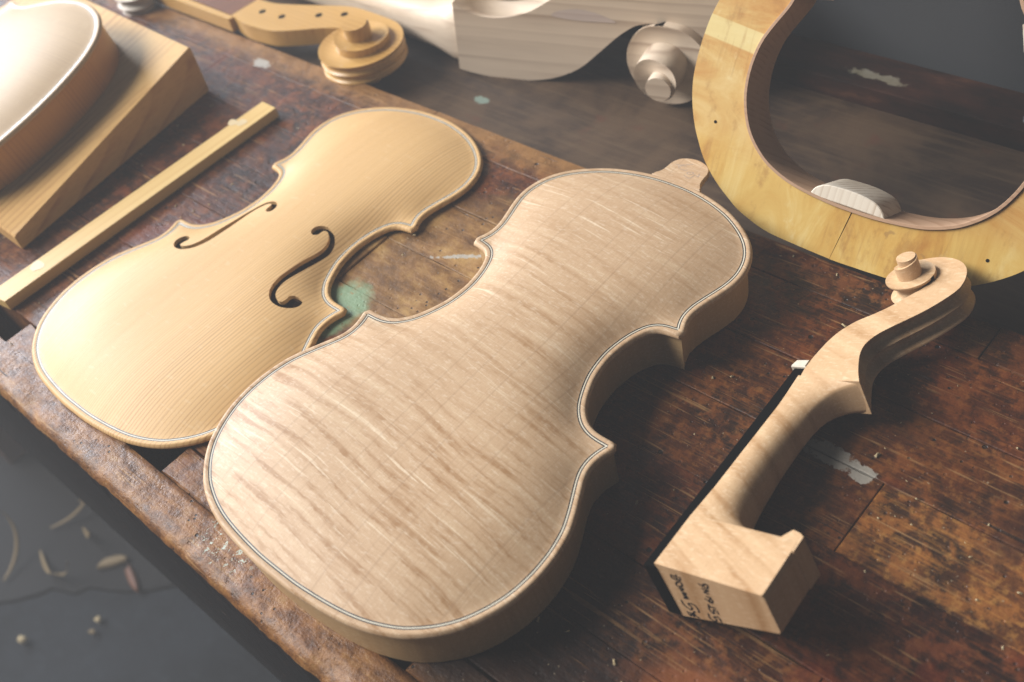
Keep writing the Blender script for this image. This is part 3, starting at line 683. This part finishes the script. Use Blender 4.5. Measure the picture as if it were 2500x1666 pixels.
TXT = [[[7.95, -13.25], [7.11, -10.9], [9.25, -9.78], [12.57, -10.07]], [[9.15, -12.96], [9.23, -10.86]], [[11.13, -13.79], [10.36, -10.44]], [[12.74, -12.71], [12.37, -10.2]], [[7.71, -6.49], [9.59, -8.23], [11.8, -8.41], [11.3, -5.96], [8.54, -4.83], [7.62, -6.28], [8.35, -7.28]], [[7.82, -3.27], [11.36, -4.02], [8.68, -1.67], [10.6, -0.99]], [[8.31, 0.29], [11.59, -0.84], [8.65, 1.86], [11.19, 1.56], [7.82, 3.65], [11.66, 2.84]], [[5.29, 5.64], [5.49, 8.72], [7.5, 11.38], [9.03, 11.54], [10.33, 9.27], [8.6, 8.04], [10.11, 6.84], [13.04, 7.39], [13.74, 10.29], [13.1, 12.68]], [[5.3, 13.82], [5.67, 16.2], [6.02, 17.4]], [[6.54, 14.08], [8.81, 15.59], [12.11, 17.0]], [[10.85, 12.25], [5.8, 17.28]], [[9.93, 14.29], [7.9, 17.3]], [[23.15, -11.04], [24.86, -9.73], [27.49, -8.55]], [[25.49, -9.42], [25.81, -10.7], [28.29, -11.74], [28.5, -10.14], [27.29, -8.32]], [[23.66, -7.6], [27.85, -7.28]], [[27.85, -7.28], [23.72, -5.09]], [[23.72, -5.09], [26.9, -4.44]], [[23.84, -2.23], [27.09, -2.09]], [[22.34, -0.58], [24.06, 1.34], [26.2, 2.28]], [[24.06, 1.34], [26.09, -1.2], [26.7, 0.56], [24.78, 2.04]], [[22.9, 3.39], [21.33, 7.79]], [[22.36, 5.2], [26.61, 5.57]], [[21.64, 7.08], [22.18, 9.38], [23.41, 10.11], [24.05, 7.45], [25.93, 7.37], [26.23, 9.98]], [[19.26, 11.09], [19.01, 14.8], [21.43, 16.2], [22.96, 14.5], [21.75, 13.11], [24.96, 12.23], [25.44, 15.9]]]
obj('handwriting', *merge([ribbon(np.array(s) * .001, .0010, -.00012, lambda a, b, z: (a, z, -b)) for s in TXT]), M['ink'], neck)

# ------------------------------------------------------------------ mould ring leaning at the back of the bench
RX, RY = np.array([.9959, .0654, -.0624]), np.array([.0202, .5118, .8589]); RN = np.cross(RX, RY)
rmw = Matrix([[RX[i], RY[i], RN[i], o] for i, o in enumerate((-.2515, .4800, .0332))] + [[0, 0, 0, 1]])
ring = thing('rib_mould', 'yellow wooden rib mould ring leaning at the back of the bench', 'mould', mw=rmw)
KS = .0926 / .119
mc = curves(KS, KS); OUT = [(0, -33), (30, -31.8), (51.3, -30), (71, -24), (81, -18.6), (91.3, -12), (101, -4), (108, 3.5), (113.6, 11.6), (118.5, 19.5), (123.4, 30), (126.8, 40), (129, 50), (129.8, 60), (129.8, 70), (129.2, 80), (127.8, 91), (125, 102), (120, 117), (114, 135), (109, 155), (107, 175), (107, 195), (109, 215), (109, 235), (105, 260), (91, 287), (66, 307), (32, 318), (0, 320)]
oc = resample(catmull(np.array(OUT) * .001, 5), .003)
ic = loop(mc); ir = ic[(ic[:, 0] >= -1e-6)]; ir = ir[np.argsort(np.arctan2(ir[:, 0], -(ir[:, 1] - .14)))]
def mould_half(sg):
    # right half: inner edge up, outer edge down; small open split at the lower joint
    inner = [p for p in ir]; inner[0] = np.array([.0, 0.]); outer = [p for p in oc]
    gap0, gap1 = (.0007, .0001)
    inner = np.array(inner); outer = np.array(outer)
    inner[0] = (gap0 * 1.0 if sg > 0 else gap0 * .2, inner[0][1]); outer[0] = (gap1 - .004 * sg, outer[0][1]); inner[-1][0] = .0002; outer[-1][0] = .0002
    poly = np.vstack([inner, outer[::-1]])
    if sg < 0: poly = (poly * [-1, 1])
    else: poly = poly[::-1]
    poly = poly if sg < 0 else poly
    # orientation
    a = 0.5 * np.sum(poly[:, 0] * np.roll(poly[:, 1], -1) - np.roll(poly[:, 0], -1) * poly[:, 1])
    if a < 0: poly = poly[::-1]
    r = delaunay_2d_cdt([Vector(map(float, p)) for p in poly], [(i, (i + 1) % len(poly)) for i in range(len(poly))], [], 1, 1e-7)
    V = np.array([tuple(p) for p in r[0]]); F = [tuple(q) for q in r[2]]
    n = len(V); v = [(a, b, 0) for a, b in V] + [(a, b, -.028) for a, b in V]
    ff = [q if True else q for q in F] + [tuple(i + n for i in q[::-1]) for q in F]
    m = len(poly); b = len(v); v += [(p[0], p[1], 0) for p in poly] + [(p[0], p[1], -.028) for p in poly]
    ff += [(b + i, b + m + i, b + m + (i + 1) % m, b + (i + 1) % m) for i in range(m)]
    return v, ff
for sg in (-1, 1): obj('mould_half', *mould_half(sg), M['mould'], ring, 35)
# thin rib lining the opening, standing a little proud
a_ = loop(offset_curves(mc, .0004)); b_ = loop(offset_curves(mc, .0026)); n = len(a_)
def strip_wall(a, b, z0, z1):
    N1 = 260; rs = lambda P: np.stack([np.interp(np.linspace(0, 1, N1 + 1), np.r_[0, np.cumsum(np.linalg.norm(np.diff(np.vstack([P, P[:1]]), axis=0), axis=1))] / np.linalg.norm(np.diff(np.vstack([P, P[:1]]), axis=0), axis=1).sum(), np.vstack([P, P[:1]])[:, k]) for k in (0, 1)], 1)[:-1]
    A = rs(a); B = rs(b); v = []; f = []
    for P, z in ((A, z0), (A, z1 - .0004), (A * .9 + B * .1, z1), (A * .1 + B * .9, z1), (B, z1 - .0004), (B, z0)): v += [(q[0], q[1], z) for q in P]
    for l in range(5):
        for i in range(N1): j = (i + 1) % N1; f.append((l * N1 + i, l * N1 + j, (l + 1) * N1 + j, (l + 1) * N1 + i))
    return v, f
M['lining'] = wood('rib_lining', (.46, .29, .18), (.32, .18, .10), 'X', .004, .5, .2, .5)
obj('rib_lining', *strip_wall(a_, b_, -.034, .0018), M['lining'], ring, 40)
EB = [(-29, 2.6), (-26.5, 8.0), (-21.5, 11.2), (-15, 12.5), (0, 12.8), (12, 11.0), (18, 7.5), (21.5, 2.9)]
eb = catmull(np.array(EB) * .001, 4); eb = np.vstack([eb, [(.010, .0029), (-.01, .0029)]])[::-1]
o = obj('end_block', *prism(eb, -.033, .0016, .0006), M['block_spruce'], ring, 40)
for sx_ in (1, -1):
    cb = np.array([(80, 127), (64, 118), (58, 132), (66, 140)]) * .001 * [sx_, 1]; cb = cb if sx_ < 0 else cb[::-1]
    a = 0.5 * np.sum(cb[:, 0] * np.roll(cb[:, 1], -1) - np.roll(cb[:, 0], -1) * cb[:, 1]); cb = cb if a > 0 else cb[::-1]
    obj('corner_block', *prism(cb * .985, -.032, .0012), M['block_spruce'], ring)
def disc(cx, cy, r, z, k=20): return [(cx + r * math.cos(t), cy + r * math.sin(t), z) for t in np.linspace(0, 2 * math.pi, k + 1)[:-1]], [tuple(range(k))]
for (a, b) in ((-.1052, .0272), (.0856, -.0002)): obj('nail_hole', *disc(a, b, .0011, .00012), M['hole'], ring)

# ------------------------------------------------------------------ wedge board, pale violin on it, pine strip
wz = lambda y: .014 + (y - .164) * (.032 / .226)
wd = thing('wedge_board', 'thick wedge shaped orange fir board under the pale violin body', 'board', (-.8466, .39, 0))
P = [(-1.16, .168), (-.8055, .164), (-.8445, .389), (-1.12, .398)]
v = [(a, b, .0004) for a, b in P] + [(a, b, wz(b) - .0015) for a, b in P] + [(a * .998 - .0018, b + (.0015 if i < 2 else -.0015), wz(b)) for i, (a, b) in enumerate(P)]
f = [(3, 2, 1, 0), (8, 9, 10, 11)] + [(l * 4 + i, l * 4 + (i + 1) % 4, (l + 1) * 4 + (i + 1) % 4, (l + 1) * 4 + i) for l in (0, 1) for i in range(4)]
o = obj('board', v, f, M['fir'], None); o.parent = wd; o.matrix_parent_inverse = wd.matrix_basis.inverted()
tilt = math.atan(.032 / .226)
vm = Matrix.Translation((-.8649, .2571, wz(.2571) + .0325)) @ Matrix.Rotation(tilt, 4, 'X') @ Matrix.Rotation(1.7095, 4, 'Z')
v2 = thing('violin', 'pale unvarnished violin body with amber sides on the wedge board', 'violin', mw=vm)
P2 = Plate(.0100); P2.build(v2, M['spruce_pale'], M['spruce_pale'], 'top_plate', M['purf_blue'], M['purf_white']); P2.ribs(v2, M['amber_rib'], -.0318, .0006)
def slab(w0, w1, L, h, b=.0006): return None
st = thing('pine_strip', 'long thin pine strip lying beside the spruce top', 'strip', (-.769, .262, 0))
# far end at pixels (640,248)-(673,262), near end beyond the left border
hs = .009
f1, f2 = px(640, 248, hs), px(673, 264, hs); n1, n2 = px(0, 697, hs), px(12, 737, hs)
d1 = (n1 - f1); d2 = (n2 - f2); n1 = f1 + d1 * 1.04; n2 = f2 + d2 * 1.0
ax = ((f1 + f2) / 2 - (n1 + n2) / 2).normalized(); yaw = math.atan2(ax.y, ax.x) - math.pi / 2
st.location = ((f1 + f2 + n1 + n2) / 4).xy.to_3d(); st.rotation_euler = (0, 0, yaw)
inv = (Matrix.Translation(st.location) @ Matrix.Rotation(yaw, 4, 'Z')).inverted()
pl = [(inv @ q).xy for q in (n1, n2, f2, f1)]
o = obj('strip', *prism([tuple(q) for q in pl], .0002, hs, .0005), M['pine'], st)
for (a, b) in ((px(590, 300, hs), (.004, .0035)), (px(568, 300, hs), (.005, .003)), (px(90, 650, hs), (.006, .004))):
    q = inv @ a; pts = [(q.x + b[0] * math.cos(t) * (1 + .25 * math.sin(3 * t)), q.y + b[1] * 1.6 * math.sin(t) * (1 + .2 * math.cos(2 * t))) for t in np.linspace(0, 6.283, 15)[:-1]]
    obj('glue_spot', [(x_, y_, hs + .00015) for x_, y_ in pts], [tuple(range(14))], plain('glue', (.66, .52, .30), .5), st)

# ------------------------------------------------------------------ scrolls at the back
# amber neck, eye upward
am = Matrix([[0, 1, 0, 0], [1, 0, 0, 0], [0, 0, -1, 0], [0, 0, 0, 1]])
ce = px(851, 88, .016)
am = Matrix.Translation((ce.x, ce.y, .008)) @ am
an = thing('scroll_neck', 'amber varnished neck with carved scroll and four peg holes in tray', 'neck', mw=am)
RA = [(-20, 43), (-10, 41.5), (0, 40.2), (26, 38.8), (60, 38.4), (100, 38.8), (150, 38.6), (200, 38), (248, 37), (290, 35.5), (320, 32), (360, 28), (420, 26), (480, 24.5), (540, 22.5), (600, 20), (660, 16.5), (720, 13.5), (800, 11)]
WA = [(-40, 8), (0, 8), (200, 8.6), (300, 10), (360, 12), (420, 13.5), (500, 15), (600, 19), (700, 24), (800, 27)]
aO = [(6, -139), (8.3, -115), (16, -91), (25.5, -66), (36, -37), (37.5, -14), (37, 8)]
aI = [(-25, -141), (-30, -117), (-29.3, -96), (-26, -76), (-15, -55), (-3, -36), (6, -17)]
cA = np.array([-4., 20.])
obj('pegbox_scroll', *scroll(aO, aI, [8, 8, 8, 8], cA, RA, WA, 1.03, -4, 285, 800, 2.2), M['amber'], an, 35)
for (cx, cy) in ((-115.3, -7.6), (-88.5, -5.4), (-54.8, 12.1), (-32, 23.9)):
    v, f = disc(cy * .00103, cx * .00103, .0036, -.00836, 18); obj('peg_hole', v, [f[0][::-1]], M['hole'], an)
obj('neck_shaft', *prism(np.array([(-22, -330), (4, -330), (5.5, -141), (-24.5, -143)]) * .00103, -.0075, .0075), M['red_wood'], an)
obj('fingerboard', *prism(np.array([(-31, -330), (-22.4, -330), (-25, -139), (-31, -140)]) * .00103, -.0068, .0068), M['amber'], an)
# pale big neck, eye toward the camera, fingerboard side down
PC = np.array([.963, .270, 0]); PA = np.array([0, 0, 1.]); PN = np.cross(PA, PC)
pb0 = np.array(px(1290, 195, -.02)) + PN * .026
pmw = Matrix([[PA[i], PC[i], PN[i], o] for i, o in enumerate(pb0)] + [[0, 0, 0, 1]])
pn = thing('scroll_neck', 'large pale unvarnished neck with big carved scroll facing the camera', 'neck', mw=pmw)
cP = np.array([34., 138.]); KP = 2.55
RP = [(a, b * KP) for a, b in R0 if a <= 320] + [(360, 34.5), (450, 32), (540, 29), (630, 26), (680, 23.5), (720, 19.5), (800, 14), (880, 10.5)]
WP = [(a, 26 + (b - 10) * 2.3) for a, b in W0 if a < 340] + [(360, 33), (450, 37), (540, 43), (640, 52), (720, 58), (800, 63), (880, 66)]
pO = [(71, -58), (63.5, -45), (59.6, -30), (60.6, -10), (66, 10), (73, 24), (82, 38), (95, 56), (108, 78), (116, 100), (118, 120)]
pI = [(5, -67), (1.4, -50), (-.9, -23), (.3, 3), (5.5, 27), (17, 51), (33, 70), (51, 90), (61, 104), (64.5, 113), (66, 125)]
obj('pegbox_scroll', *scroll(pO, pI, [28, 27, 26, 26, 26], cP, RP, WP, 1.0, -8, 340, 880, 7), M['maple_pale'], pn, 32)
sh = [(54, -400), (54, -70), (6, -68), (14, -110), (16, -400)]
v = []; f = []
for y_, d0, d1, w in ((-.42, .012, .050, .020), (-.16, .012, .050, .021), (-.10, .010, .050, .022), (-.075, .004, .056, .024), (-.060, .004, .066, .0255)):
    for t in np.linspace(0, 2 * math.pi, 25)[:-1]:
        cz, sz = math.cos(t), math.sin(t); v.append(((d0 + d1) / 2 + (d1 - d0) / 2 * (abs(cz) ** .6) * (1 if cz > 0 else -1), y_, .28 * max(0, -.075 - y_) + w * (abs(sz) ** .6) * (1 if sz > 0 else -1)))
for i in range(4):
    for j in range(24): f.append((i * 24 + j, i * 24 + (j + 1) % 24, (i + 1) * 24 + (j + 1) % 24, (i + 1) * 24 + j))
f += [tuple(range(24)), tuple(range(96, 120))]
obj('neck_shaft', v, f, M['maple_pale'], pn, 40)
LP = [(34.1, 45.7), (38, 49.5), (44.9, 51.6), (54, 53.2), (61.9, 53.4), (70, 52.2), (77.8, 50.1), (90.6, 44.4), (78, 43.5), (63.1, 43.0), (47, 43.6)]
lp = catmull(np.array(LP), 4, True) * .001
obj('wood_patch', [(b + .020, a, -.0263) for a, b in lp], [tuple(range(len(lp)))], wood('patch_wood', (.60, .50, .44), (.46, .35, .30), 'Y', .006, .6, .1, .5), pn)
# small white scroll at the far left
cw = px(338, -22, .018)
wm = Matrix([[-.98, .20, 0, cw.x], [-.20, -.98, 0, cw.y], [0, 0, 1, .006], [0, 0, 0, 1]])
wsn = thing('scroll_neck', 'small whitish scroll cut off by the top border at far left', 'neck', mw=wm)
v, f = scroll([(38, 151), (30, 166.5), (26.6, 176), (25.8, 184.5), (33.6, 200.7), (46, 215.8), (58.6, 239.5)], [(.2, 153), (0, 165), (.4, 178), (4.2, 196.5), (17.8, 213.8), (31, 231), (36.5, 238.5)], [13, 11, 10], np.array([26, 250.]), th0=-8)
obj('pegbox_scroll', [(a - .026, b - .25, c) for a, b, c in v], f, M['maple_white'], wsn, 32)
# boards behind the amber neck
bx = thing('wooden_box', 'reddish brown wooden box behind the amber neck', 'box', (-.80, .60, -.02))
obj('body', *boxvf(-.10, .05, -.025, .04, .0004, .34, .002), M['red_wood'], bx)  # unseen upper part added to shade the tray behind the mould ring
bb = thing('wood_block', 'honey coloured wood block resting behind the amber scroll', 'block', (-.70, .605, -.02))
obj('block', *boxvf(-.035, .06, -.03, .03, .0004, .24, .002), M['amber'], bb)  # made tall out of view, also to cast shade behind the ring

# ------------------------------------------------------------------ small things
def shaving(loc, L, w, curl, rz, label, tiltx=0.2):
    v = []; f = []; n = 26
    for i in range(n):
        t = i / (n - 1); a = curl * t; r = L / max(curl, .2)
        x_ = r * math.sin(a); z_ = r * (1 - math.cos(a)) + .002; ww = w * .55 * (.25 + .75 * math.sin(math.pi * min(1, t * .9 + .08))); sk = .25 * L * t * t
        v += [(x_, sk - ww / 2, z_), (x_, sk + ww / 2, z_ + .15 * ww)]
        if i: f.append((2 * i - 2, 2 * i, 2 * i + 1, 2 * i - 1))
    o = obj('wood_shaving', v, f, M['shaving'], None); o.data.shade_smooth(); so = o.modifiers.new('thick', 'SOLIDIFY'); so.thickness = .0006
    o.location = loc; o.rotation_euler = (tiltx, 0, rz); tag(o, label, 'shaving', 'wood shavings on the floor'); return o
FZ = -.745
for (x_, y_, L, w, c_, rz, lab) in (
    (125, 1290, .10, .010, .9, 1.0, 'long pale curl of wood, rightmost of the crossed shavings on the floor'),
    (100, 1345, .085, .012, .6, -.35, 'straight pale shaving lying below the long curl on the floor'),
    (205, 1290, .07, .012, 1.2, -.2, 'dim brown shaving right of the crossed pair on the floor'),
    (195, 1225, .08, .010, .8, .7, 'thin dark shaving highest under the bench edge on the floor'),
    (10, 1420, .13, .013, 1.9, 1.9, 'large curved shaving cut by the left border on the floor'),
    (130, 1400, .07, .009, 1.4, .3, 'small bent shaving below the crossed shavings on the floor')):
    shaving(px(x_, y_, FZ + .004), L, w, c_, rz, lab)
for (x_, y_, s_, col, lab, rz) in ((278, 1375, (.045, .02, .008), 'shaving', 'short tan wood offcut on the floor near the bench edge', .9), (325, 1415, (.05, .014, .008), 'red_wood', 'orange brown bent wood offcut beside the tan one on the floor', -.3), (58, 1566, (.014, .012, .009), 'chip', 'small round pale pebble on the floor at lower left', .3), (242, 1515, (.010, .010, .006), 'chip', 'tiny tan crumb on the floor, upper of two', .2), (228, 1545, (.011, .008, .005), 'shaving', 'tiny brown crumb on the floor, lower of two', .5)):
    a, b, c_ = s_; P = [(a * (.5 + .12 * math.sin(3 * t + a * 900)) * math.cos(t), b * (.5 + .1 * math.cos(2 * t)) * math.sin(t)) for t in np.linspace(0, 6.283, 11)[:-1]]
    o = obj('wood_chip', *prism(P, 0, c_, c_ * .3), M[col], None); o.location = px(x_, y_, FZ); o.location.z = FZ + .0005; o.rotation_euler = (0, 0, rz); tag(o, lab, 'chip', 'chips on the floor')
# sawdust crumbs scattered on the bench
V = []; F = []
for i in range(260):
    xx = rng.uniform(-.95, -.02); yy = rng.uniform(.10, .46); s_ = rng.uniform(.0002, .00065) * (1 if rng.random() < .93 else 1.9); a = rng.uniform(0, 6.28); e = rng.uniform(1, 3)
    b = len(V); c_, n_ = math.cos(a), math.sin(a)
    for (u, w_, z_) in ((-e, -1, 0), (e, -.8, 0), (e * .8, 1, 0), (-e * .9, .9, 0), (0, 0, 1.3)): V.append((xx + s_ * (u * c_ - w_ * n_), yy + s_ * (u * n_ + w_ * c_), .0001 + z_ * s_))
    F += [(b, b + 1, b + 4), (b + 1, b + 2, b + 4), (b + 2, b + 3, b + 4), (b + 3, b, b + 4)]
o = obj('sawdust', V, F, M['chip']); tag(o, 'pale sawdust crumbs scattered over the bench top', 'sawdust', None, 'stuff')

# ------------------------------------------------------------------ haze volume added to lift the darkest tones
hz = obj('added_haze', *boxvf(-6, 4, -4, 4, -1.85, .62), None); tag(hz, 'thin haze added to lift the blacks', None, None, 'stuff')
hm = bpy.data.materials.new('black_lift_haze'); hm.use_nodes = True; t = hm.node_tree; t.nodes.clear()
ho = t.nodes.new('ShaderNodeOutputMaterial'); pv = t.nodes.new('ShaderNodeVolumePrincipled'); t.links.new(pv.outputs[0], ho.inputs['Volume'])
pv.inputs['Color'].default_value = (.95, .95, .95, 1); pv.inputs['Density'].default_value = .09
hz.data.materials.append(hm)
